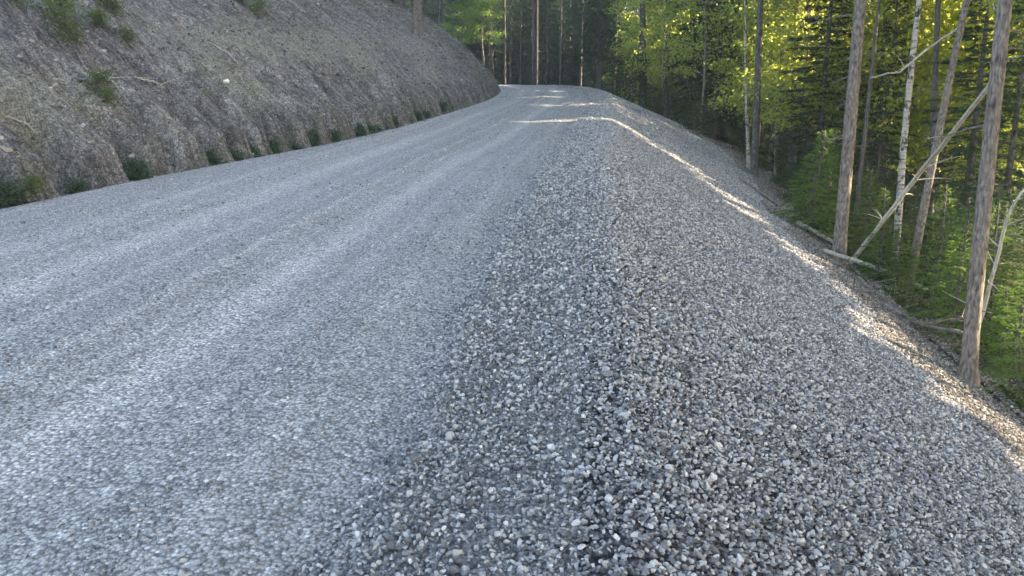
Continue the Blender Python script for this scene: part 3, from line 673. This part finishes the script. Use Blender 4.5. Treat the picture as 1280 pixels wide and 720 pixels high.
# young spruces, shrubs at the toe of the slope
saps = [
 (1012, 262, 18.5, 1.0, 0, 'feathery bright young spruce at the upper end of the fallen logs'),
 (1032, 250, 19.5, .8, 1, 'small bright young spruce close behind the feathery one by the uppermost log'),
 (1085, 300, 16.6, .62, 1, 'young green spruce just right of the straight light brown trunk'),
 (1125, 335, 14.4, .5, 0, 'low young spruce below the birch trunk and above the longest fallen log'),
 (1165, 360, 13.4, .55, 2, 'young spruce beside the foot of the slanting grey trunk'),
 (1188, 385, 11.4, .62, 1, 'young spruce directly left of the nearest thick pine'),
 (1255, 440, 10.0, .5, 0, 'young spruce right of the foot of the nearest thick pine'),
 (1275, 470, 8.9, .42, 2, 'low young spruce at the right edge of the picture beside the slope toe'),
 (1235, 420, 11.8, .6, 2, 'young spruce behind the bent bare sapling'),
 (1098, 330, 14.6, .45, 2, 'small spruce seedling behind the middle of the fallen logs')]
for px, py, Y, sc_, v, lab in saps:
    x, z = col_at(px, py, Y); placed.append((x, Y, .6)); plant('sapling', 'young_spruce', x, Y, lab, 'young tree', 'young spruces along the slope toe', sc_, var=v, sxy=sc_*1.25)
k = 0
for i in range(260):
    s = 4+46*rng.random(); d = float(toe(s))+.5+6*rng.random()**1.6; x, y = xy(np.array([s]), np.array([d])); x = float(x[0]); y = float(y[0])
    if not free(x, y, .35) or k >= 46: continue
    if not infr(np.array([x]), np.array([y]), H(np.array([x]), np.array([y]))+.5, 80)[0]: continue
    placed.append((x, y, .35)); k += 1
    plant('shrub', 'shrub', x, y, 'low leafy green shrub in the undergrowth below the gravel slope', 'shrub', 'shrubs in the undergrowth', .55+.5*rng.random(), sxy=.6+.5*rng.random())
for px, py, Y, sc_, lab in ((770, 118, 47, 1.9, 'bright green bush at the far edge of the gravel where the trunks begin'), (790, 124, 45, 1.7, 'light green bush beside the left dark trunk at the bend'), (815, 138, 42, 1.3, 'green bush at the foot of the two dark trunks'), (870, 165, 36, 1.2, 'pale green bush at the slope toe left of the close trunk pair')):
    x, z = col_at(px, py, Y); plant('shrub', 'bush', x, Y, lab, 'bush', None, sc_)
# ------------------------------------------------------------------ forest
def try_tree(kind, name, x, y, r, label, cat, group, z0, z1, crad, sxy=1., scale=1., litcheck=True):
    if not free(x, y, r): return False
    zb = float(H(np.array([x]), np.array([y]))[0])
    if litcheck:
        if blocks(x, y, zb+z0, zb+z1, crad, LP, LR*.75) > 0: return False
    if blocks(x, y, zb+z0, zb+z1, crad, SP, .0) > len(SP)*.012: return False
    placed.append((x, y, r)); plant(kind, name, x, y, label, cat, group, scale, None, (rng.normal()*.012, rng.normal()*.012), None, zb, -.05, sxy); return True
def dom(x, y, m=250):
    zb = H(np.array([x]), np.array([y]))
    px, py, dep = project([[x, y, float(zb[0])+3]]); return dep[0] > .5 and -m < px[0] < 1280+m
cnt = dict(a=0, b=0, c=0, d=0, e=0, f=0)
for i in range(6000):
    x = rng.uniform(-32, 58); y = rng.uniform(6, 92)
    s, d = sd(x, y); s = s[0]; d = d[0]; w = float(wid(s)); t = float(toe(s))
    if not dom(x, y): continue
    pxx = project([[x, y, 3]])[0][0]
    if d > t+1.2:
        q = rng.random()
        near = d < t+14
        if pxx < 775:                                     # dark wall of forest beyond the bend
            if cnt['a'] < 120 and q < .72 and try_tree('dark_spruce', 'spruce_tree', x, y, .55, 'dark dense spruce in the shaded forest beyond the road bend', 'tree', 'dark spruces beyond the bend', 1, 17, 1.8, .9): cnt['a'] += 1
            elif cnt['b'] < 34 and q > .72 and try_tree('bare_spruce', 'spruce_tree', x, y, .7, 'slender high-crowned spruce in the shaded forest beyond the road bend', 'tree', 'slender spruces beyond the bend', 9, 21, 1.6, .6+.4*rng.random()): cnt['b'] += 1
        else:
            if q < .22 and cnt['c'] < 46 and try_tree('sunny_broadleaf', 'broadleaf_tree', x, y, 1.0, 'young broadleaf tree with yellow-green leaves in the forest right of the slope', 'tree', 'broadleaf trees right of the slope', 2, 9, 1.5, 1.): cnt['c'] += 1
            elif q < .60 and cnt['d'] < 78 and try_tree('dark_spruce', 'spruce_tree', x, y, 1.1, 'dark green spruce with low branches in the forest right of the slope', 'tree', 'dark spruces right of the slope', 1, 18, 1.9): cnt['d'] += 1
            elif q < .76 and cnt['e'] < 56 and try_tree('bare_spruce', 'spruce_tree', x, y, .7, 'tall slender trunk with a high crown in the forest right of the slope', 'tree', 'slender trunks right of the slope', 9, 21, 1.7, .35+.4*rng.random()): cnt['e'] += 1
            elif cnt['f'] < 64 and d < t+45 and try_tree('broadleaf', 'broadleaf_tree', x, y, .9, 'small green broadleaf tree in the understorey right of the slope', 'tree', 'understorey trees right of the slope', 2, 8, 1.5, 1.): cnt['f'] += 1
print('forest', cnt)
k = 0; k2 = 0
for i in range(2500):                                      # on the hill above the cut bank
    x = rng.uniform(-34, -1); y = rng.uniform(14, 75); s, d = sd(x, y); b = -d[0]-float(wid(s[0]))
    if b < 5.6 or not dom(x, y, 120): continue
    if k < 40 and i % 2 and try_tree('dark_spruce', 'spruce_tree', x, y, 1.1, 'dark spruce on the hill above the cut bank', 'tree', 'spruces above the bank', 1, 17, 1.8, 1): k += 1
    elif k2 < 34 and not i % 2 and try_tree('broadleaf', 'broadleaf_tree', x, y, .9, 'green broadleaf tree on the hill above the cut bank', 'tree', 'broadleaf trees above the bank', 2, 8, 1.5, 1): k2 += 1
for px, py, Y, lab in ((519, 12, 34, 'grey trunk at the brow of the bank, left of the pale one'), (524, 10, 36, 'pale trunk at the brow of the bank, right of the grey one')):
    x, z = col_at(px, py, Y); plant('pine', 'pine_tree', x, Y, lab, 'tree', None, .8, None, (.02, 0), None, None, 0, .75)
# ------------------------------------------------------------------ added trees, unseen crowns built along sun rays to shade the road
gx = np.arange(-18, 56, .2); X, Y = np.meshgrid(np.arange(-16, 11.5, .16), gx, indexing='ij'); X = X.ravel(); Y = Y.ravel()
s, d = sd(X, Y); k = (d < toe(s)+1.5) & (-d-wid(s) < 11); X, Y, s, d = X[k], Y[k], s[k], d[k]; Z = H(X, Y, False)
Pt = np.stack([X, Y, Z], 1); am = strip_amt(s, d)+1.5*fbm(s*2.1, d*3.2, 3, 120)+.02
uv = np.stack([Pt@u_ax, Pt@v_ax], 1)
cell = {}; dep_ = {}
for q, a, l in zip(np.floor(uv/.27).astype(int), am, Pt@SD):
    kx = tuple(q); cell[kx] = max(cell.get(kx, -9), a); dep_[kx] = l
for kx, a in list(cell.items()):
    if a < -.4:
        for nb_ in ((1, 0), (-1, 0), (0, 1), (0, -1), (1, 1), (-1, -1), (1, -1), (-1, 1)):
            q = (kx[0]+nb_[0], kx[1]+nb_[1])
            if q not in cell: cell[q] = -9; dep_[q] = dep_[kx]
keys = np.array([k for k, a in cell.items() if a < .02]); litk = {k for k, a in cell.items() if a > .02}
print('shade cells', len(keys), 'lit', len(litk))
cc = []
hS = math.hypot(SD[0], SD[1])
litUV = np.stack([LP@u_ax, LP@v_ax], 1); LF = np.where(LP[:, 1] > 35, .42, 1.)
for rep in range(6):
    q = (keys+rng.random(keys.shape))*.27
    L_ = rng.uniform(21, 31, len(q))+np.array([dep_[tuple(z_)] for z_ in keys])
    # distance along the ray measured from the plane through the road crest
    base = q[:, :1]*u_ax+q[:, 1:]*v_ax
    Q = base+SD*L_[:, None]
    cc.append(Q)
Q = np.vstack(cc); quv = np.stack([Q@u_ax, Q@v_ax], 1)
dl = np.min(np.hypot(quv[:, None, 0]-litUV[None, :, 0], quv[:, None, 1]-litUV[None, :, 1])-LR[None]*LF[None], 1)
px, py, dep = project(Q); out = (dep < .3) | (py < -25) | (px > 1330)
hg = H(Q[:, 0], Q[:, 1], False); Q = Q[out & (Q[:, 2] > hg+2.0) & (dl > 0)]
def cellof(q_): return np.floor(np.stack([q_@u_ax, q_@v_ax], 1)/.27).astype(int)
for it in range(14):
    cn = {}
    for t in cellof(Q): cn[tuple(t)] = cn.get(tuple(t), 0)+1
    kd = np.array([kx for kx in map(tuple, keys) if cn.get(kx, 0) < 3])
    if not len(kd): break
    q = (kd+.15+.7*rng.random(kd.shape))*.27; L_ = rng.uniform(12 if it > 6 else 20, 44, len(kd))+np.array([dep_[tuple(z_)] for z_ in kd])
    q2 = q[:, :1]*u_ax+q[:, 1:]*v_ax+SD*L_[:, None]; px, py, dep = project(q2)
    dl = np.min(np.hypot(q[:, None, 0]-litUV[None, :, 0], q[:, None, 1]-litUV[None, :, 1])-LR[None]*LF[None], 1)
    ok = ((dep < .3) | (py < -25) | (px > 1310)) & (q2[:, 2] > H(q2[:, 0], q2[:, 1], False)+1.5) & (dl > 0); Q = np.vstack([Q, q2[ok]])
print('canopy clumps', len(Q), 'thin cells', len(kd))
# trunk positions: one per ~4 m patch of crown
cent = Q[rng.choice(len(Q), 34, replace=False)][:, :2]
for it in range(8):
    a = np.argmin(((Q[:, None, :2]-cent[None])**2).sum(2), 1)
    for j in range(len(cent)):
        if (a == j).any(): cent[j] = Q[a == j][:, :2].mean(0)
for j in range(len(cent)):
    q = Q[a == j]
    if len(q) < 4: continue
    x, y = cent[j]
    for t_ in range(40):
        zb = float(H(np.array([x]), np.array([y]))[0])
        s_1, d_1 = sd(x, y); p_1 = project([[x, y, zb+1], [x, y, zb+6]])
        if blocks(x, y, zb, zb+25, .25, SP, 0) < len(SP)*.01 and d_1[0] > toe(s_1)[0]+3.5 and (p_1[2][0] < .5 or p_1[0].min() > 1330 or y > 36): break
        x, y = cent[j]+np.array([t_*.25, 0])+rng.normal(0, 1.2+t_*.05, 2)
    zb = float(H(np.array([x]), np.array([y]))[0]); top = q[:, 2].max()+.5-zb
    e = empty('spruce_tree', (x, y, zb-.1)); tag(e, 'added spruce at the right, its unseen crown shaped to shade the road', 'tree', 'added shading spruces')
    p = trunk_pts(top, .05, 12)
    ql = q-np.array([x, y, zb-.1]); br = []
    for c in ql[rng.choice(len(ql), min(60, len(ql)), replace=False)]:
        bw = np.linspace([0, 0, max(c[2]-.35*np.hypot(c[0], c[1]), 1.5)], c, 24)+np.array([x, y, zb]); bu = np.floor(np.stack([bw@u_ax, bw@v_ax], 1)/.27).astype(int)
        if any(tuple(t) in litk for t in bu): continue
        zz = max(c[2]-.35*np.hypot(c[0], c[1]), 1.5); st = np.array([0, 0, zz]); br.append(tube(np.stack([st, st*.5+c*.5+[0, 0, .15], c]), [.035, .02, .008], 4))
    mesh('trunk', *join([trunk_mesh(p, .17, .03, 10)]+br), M['spruce'], True, e)
    n = 7; C = np.repeat(ql, n, 0)+rng.normal(0, .13, (len(ql)*n, 3)); Dr = rdir(len(C)); 
    C = C-Dr*.15
    VL, FL = leaves(C, Dr, .36, .22, up=.2)
    # drop any spray that reaches into the sun gap over the lit strip
    w = VL+np.array([x, y, zb-.1]); wu = np.floor(np.stack([w@u_ax, w@v_ax], 1)/.27).astype(int)
    kp = np.array([tuple(t) not in litk for t in wu]).reshape(-1, 4).all(1); FL = FL[kp]
    mesh('crown', VL, FL, M['needle'], parent=e, rnd=rng.random(len(FL)))
# far woods closing the view: a mass of foliage all round the back
n = 300000; az = np.radians(rng.uniform(-50, 75, n)); rr = rng.uniform(84, 120, n); x = rr*np.sin(az); y = rr*np.cos(az)
s, d = sd(x, y); zg = H(x, y, False); h = 40*rng.random(n)**1.0
cl = fbm(x*.25, y*.25, 2, 130); h *= .75+.9*cl
Vb, Fb = leaves(np.stack([x, y, zg+h+.3], 1), rdir(n, -.3), .9, .45); o = mesh('distant_woods', Vb, Fb, M['needle'], rnd=rng.random(n)*.6); tag(o, 'far dark woods closing the view behind the trees', kind='stuff')
# fern and moss cover under the trees
n = 420000; s = rng.uniform(3, 62, n); d = toe(s)+.25+rng.random(n)**1.7*26; x, y = xy(s, d); z = H(x, y, False)
cl = fbm(x*.7, y*.7, 3, 140); hh = np.clip(.10+.9*cl, .02, .5)*ss((d-toe(s)-.1)/1.0); k = (cl > -.13) & infr(x, y, z) & (rng.random(n) < np.where(y > 30, .5, 1))
x, y, z, hh = x[k], y[k], z[k], hh[k]; n = len(x); print('ferns', n)
Vb, Fb = leaves(np.stack([x, y, z+hh*rng.random(n)], 1), rdir(n, .3), (.07+.06*rng.random(n))*(1+y/40), (.022+.02*rng.random(n))*(1+y/40)); o = mesh('undergrowth', Vb, Fb, M['fern'], rnd=rng.random(n)); tag(o, 'ferns, moss and blueberry scrub covering the forest floor', kind='stuff')
# weeds, sticks and pale rock on the bank
def hitb(px, py):
    r = ray(px, py); t = np.arange(4, 60, .03); x = r[0]*t; y = r[1]*t; z = CH+r[2]*t; h = H(x, y, False); i = np.argmax(z < h); return np.array((x[i], y[i], z[i]))
for px, py, sc_, lab in ((66, 26, 1.5, 'leafy weed near the top left of the bank, largest of them'), (78, 52, 1.2, 'leafy weed hanging just below the largest one on the bank'), (122, 32, 1.0, 'green weed on the bank between two darker clumps'), (140, 18, 1.0, 'green weed highest on the upper left bank'), (160, 52, .8, 'small dark weed alone on the bare upper bank'), (120, 112, 1.0, 'green weed beside the pale root on the bank'), (132, 128, .8, 'small green weed below the pale root on the bank'), (318, 18, 1.1, 'green weed at the top edge of the picture above the grey bank'), (40, 240, .8, 'dark green weed in the first hollow at the foot of the bank'), (128, 3, 1.2, 'weed cut by the top edge of the picture on the left bank'), (300, 4, 1.2, 'leafy weed on the bank top left of the hanging one'), (20, 8, .9, 'pale green weed in the top left corner of the bank')):
    p = hitb(px, py); plant('weed', 'weed', p[0], p[1], lab, 'plant', None, sc_*.62, None, (.3, -.1), None, p[2], -.02, sc_*.75)
ks = np.arange(6, 27, .02); kt = tooth(ks); pk = [i for i in range(1, len(ks)-1) if kt[i] > .9 and kt[i] >= kt[i-1] and kt[i] > kt[i+1]]
for i in pk:
    for b in ((.3,) if hsh(np.array([i]), np.array([3]))[0] < .75 else ()):
        x, y = xy(ks[i:i+1], -wid(ks[i:i+1])-b); z = float(H(x, y, False)[0]); plant('tuft', 'weed_tuft', float(x[0]), float(y[0]), 'dark green tuft growing in a hollow at the foot of the bank', 'plant', 'dark tufts in the hollows of the bank foot', .4+.3*rng.random(), None, (.25, 0), None, z, -.05, .4+.35*rng.random())
for p0, p1, r, lab in (((122, 93), (156, 122), .018, 'pale dry root lying down the bank beside a green weed'), ((66, 101), (84, 108), .016, 'short pale stick on the left of the bank'), ((268, 58), (300, 84), .014, 'thin grey stick on the middle of the bank'), ((172, 100), (206, 112), .014, 'pale stick at the upper rim of the tan grass'), ((318, 60), (352, 92), .012, 'thin pale root on the grey bank above the white rock'), ((8, 148), (48, 170), .014, 'pale root at the left edge of the tan grass')):
    a = hitb(*p0); b = hitb(*p1); m = (a+b)/2+np.array([.05, 0, .06]); pole('stick', [a+[0, 0, .03], m, b+[0, 0, .03]], [r, r*.8, r*.4], 'dead', lab, 'stick', 6, 1)
def rockthing(p, size, lab, mat):
    me = rock(77+int(p[0]*10) % 17, 26, .7); me.materials.append(mat); o = bpy.data.objects.new('rock', me); COL.objects.link(o); o.location = p; o.scale = (size,)*3; o.rotation_euler = (.2, .3, rng.random()*6); tag(o, lab, 'rock')
t = NT('white quartz'); mw = t.fin((.78, .77, .74), None, .6); t = NT('pale rock'); mp = t.fin(t.mix(t.noise(t.obj(), 8, 4), (.28, .28, .27), (.52, .51, .48)), None, .85)
rockthing(hitb(283, 104)+[0, 0, .02], .16, 'small white rock on the middle of the bank', mw)
rockthing(hitb(165, 196), .12, 'pale rock low on the bank above the tooth marks', mp)
# thin evening haze
hv = np.array([(a, b, c) for c in (-60, 62) for a, b in ((-440, -440), (440, -440), (440, 440), (-440, 440))], float)
hm = bpy.data.materials.new('haze air'); hm.use_nodes = True; hn = hm.node_tree; hn.nodes.clear(); ho = hn.nodes.new('ShaderNodeOutputMaterial'); pv = hn.nodes.new('ShaderNodeVolumePrincipled')
pv.inputs['Color'].default_value = (.86, .93, 1., 1); pv.inputs['Density'].default_value = .0016; pv.inputs['Anisotropy'].default_value = .2; hn.links.new(pv.outputs[0], ho.inputs['Volume'])
tag(mesh('haze', hv, [(0, 3, 2, 1), (4, 5, 6, 7), (0, 1, 5, 4), (1, 2, 6, 5), (2, 3, 7, 6), (3, 0, 4, 7)], hm), kind='stuff')
# ------------------------------------------------------------------ light, sky, camera
w = bpy.data.worlds.new('World'); sc.world = w; w.use_nodes = True; nt = w.node_tree
sk = nt.nodes.new('ShaderNodeTexSky'); sk.sky_type = 'NISHITA'; sk.sun_disc = False; sk.sun_elevation = R(SUN_EL); sk.sun_rotation = R(SUN_AZ); sk.air_density = 1.; sk.dust_density = 1.2; sk.ozone_density = 1.
bg = nt.nodes['Background']; bg.inputs[1].default_value = .15; nt.links.new(sk.outputs[0], bg.inputs[0])
L = bpy.data.lights.new('sun', 'SUN'); L.energy = 3.7; L.angle = R(.5); L.color = (1., .88, .72); so = bpy.data.objects.new('sun', L); COL.objects.link(so)
so.rotation_euler = Vector(SD).to_track_quat('Z', 'Y').to_euler(); so.location = (30, 10, 30)
cam = bpy.data.cameras.new('camera'); cam.lens = F/1280*36; cam.sensor_width = 36; cam.clip_end = 2000; cam.clip_start = .05
co = bpy.data.objects.new('camera', cam); COL.objects.link(co); co.location = (0, 0, CH); co.rotation_euler = (R(90)-P, 0, 0); sc.camera = co
sc.view_settings.view_transform = 'Standard'; sc.view_settings.look = 'None'; sc.view_settings.gamma = 1; sc.view_settings.exposure = 2.98
sc.view_settings.use_white_balance = True; sc.view_settings.white_balance_temperature = 8150
cy = sc.cycles; cy.max_bounces = 6; cy.diffuse_bounces = 3; cy.glossy_bounces = 1; cy.transmission_bounces = 4; cy.transparent_max_bounces = 4
try: cy.use_denoising = True; cy.use_adaptive_sampling = True; cy.adaptive_threshold = .02
except Exception: pass
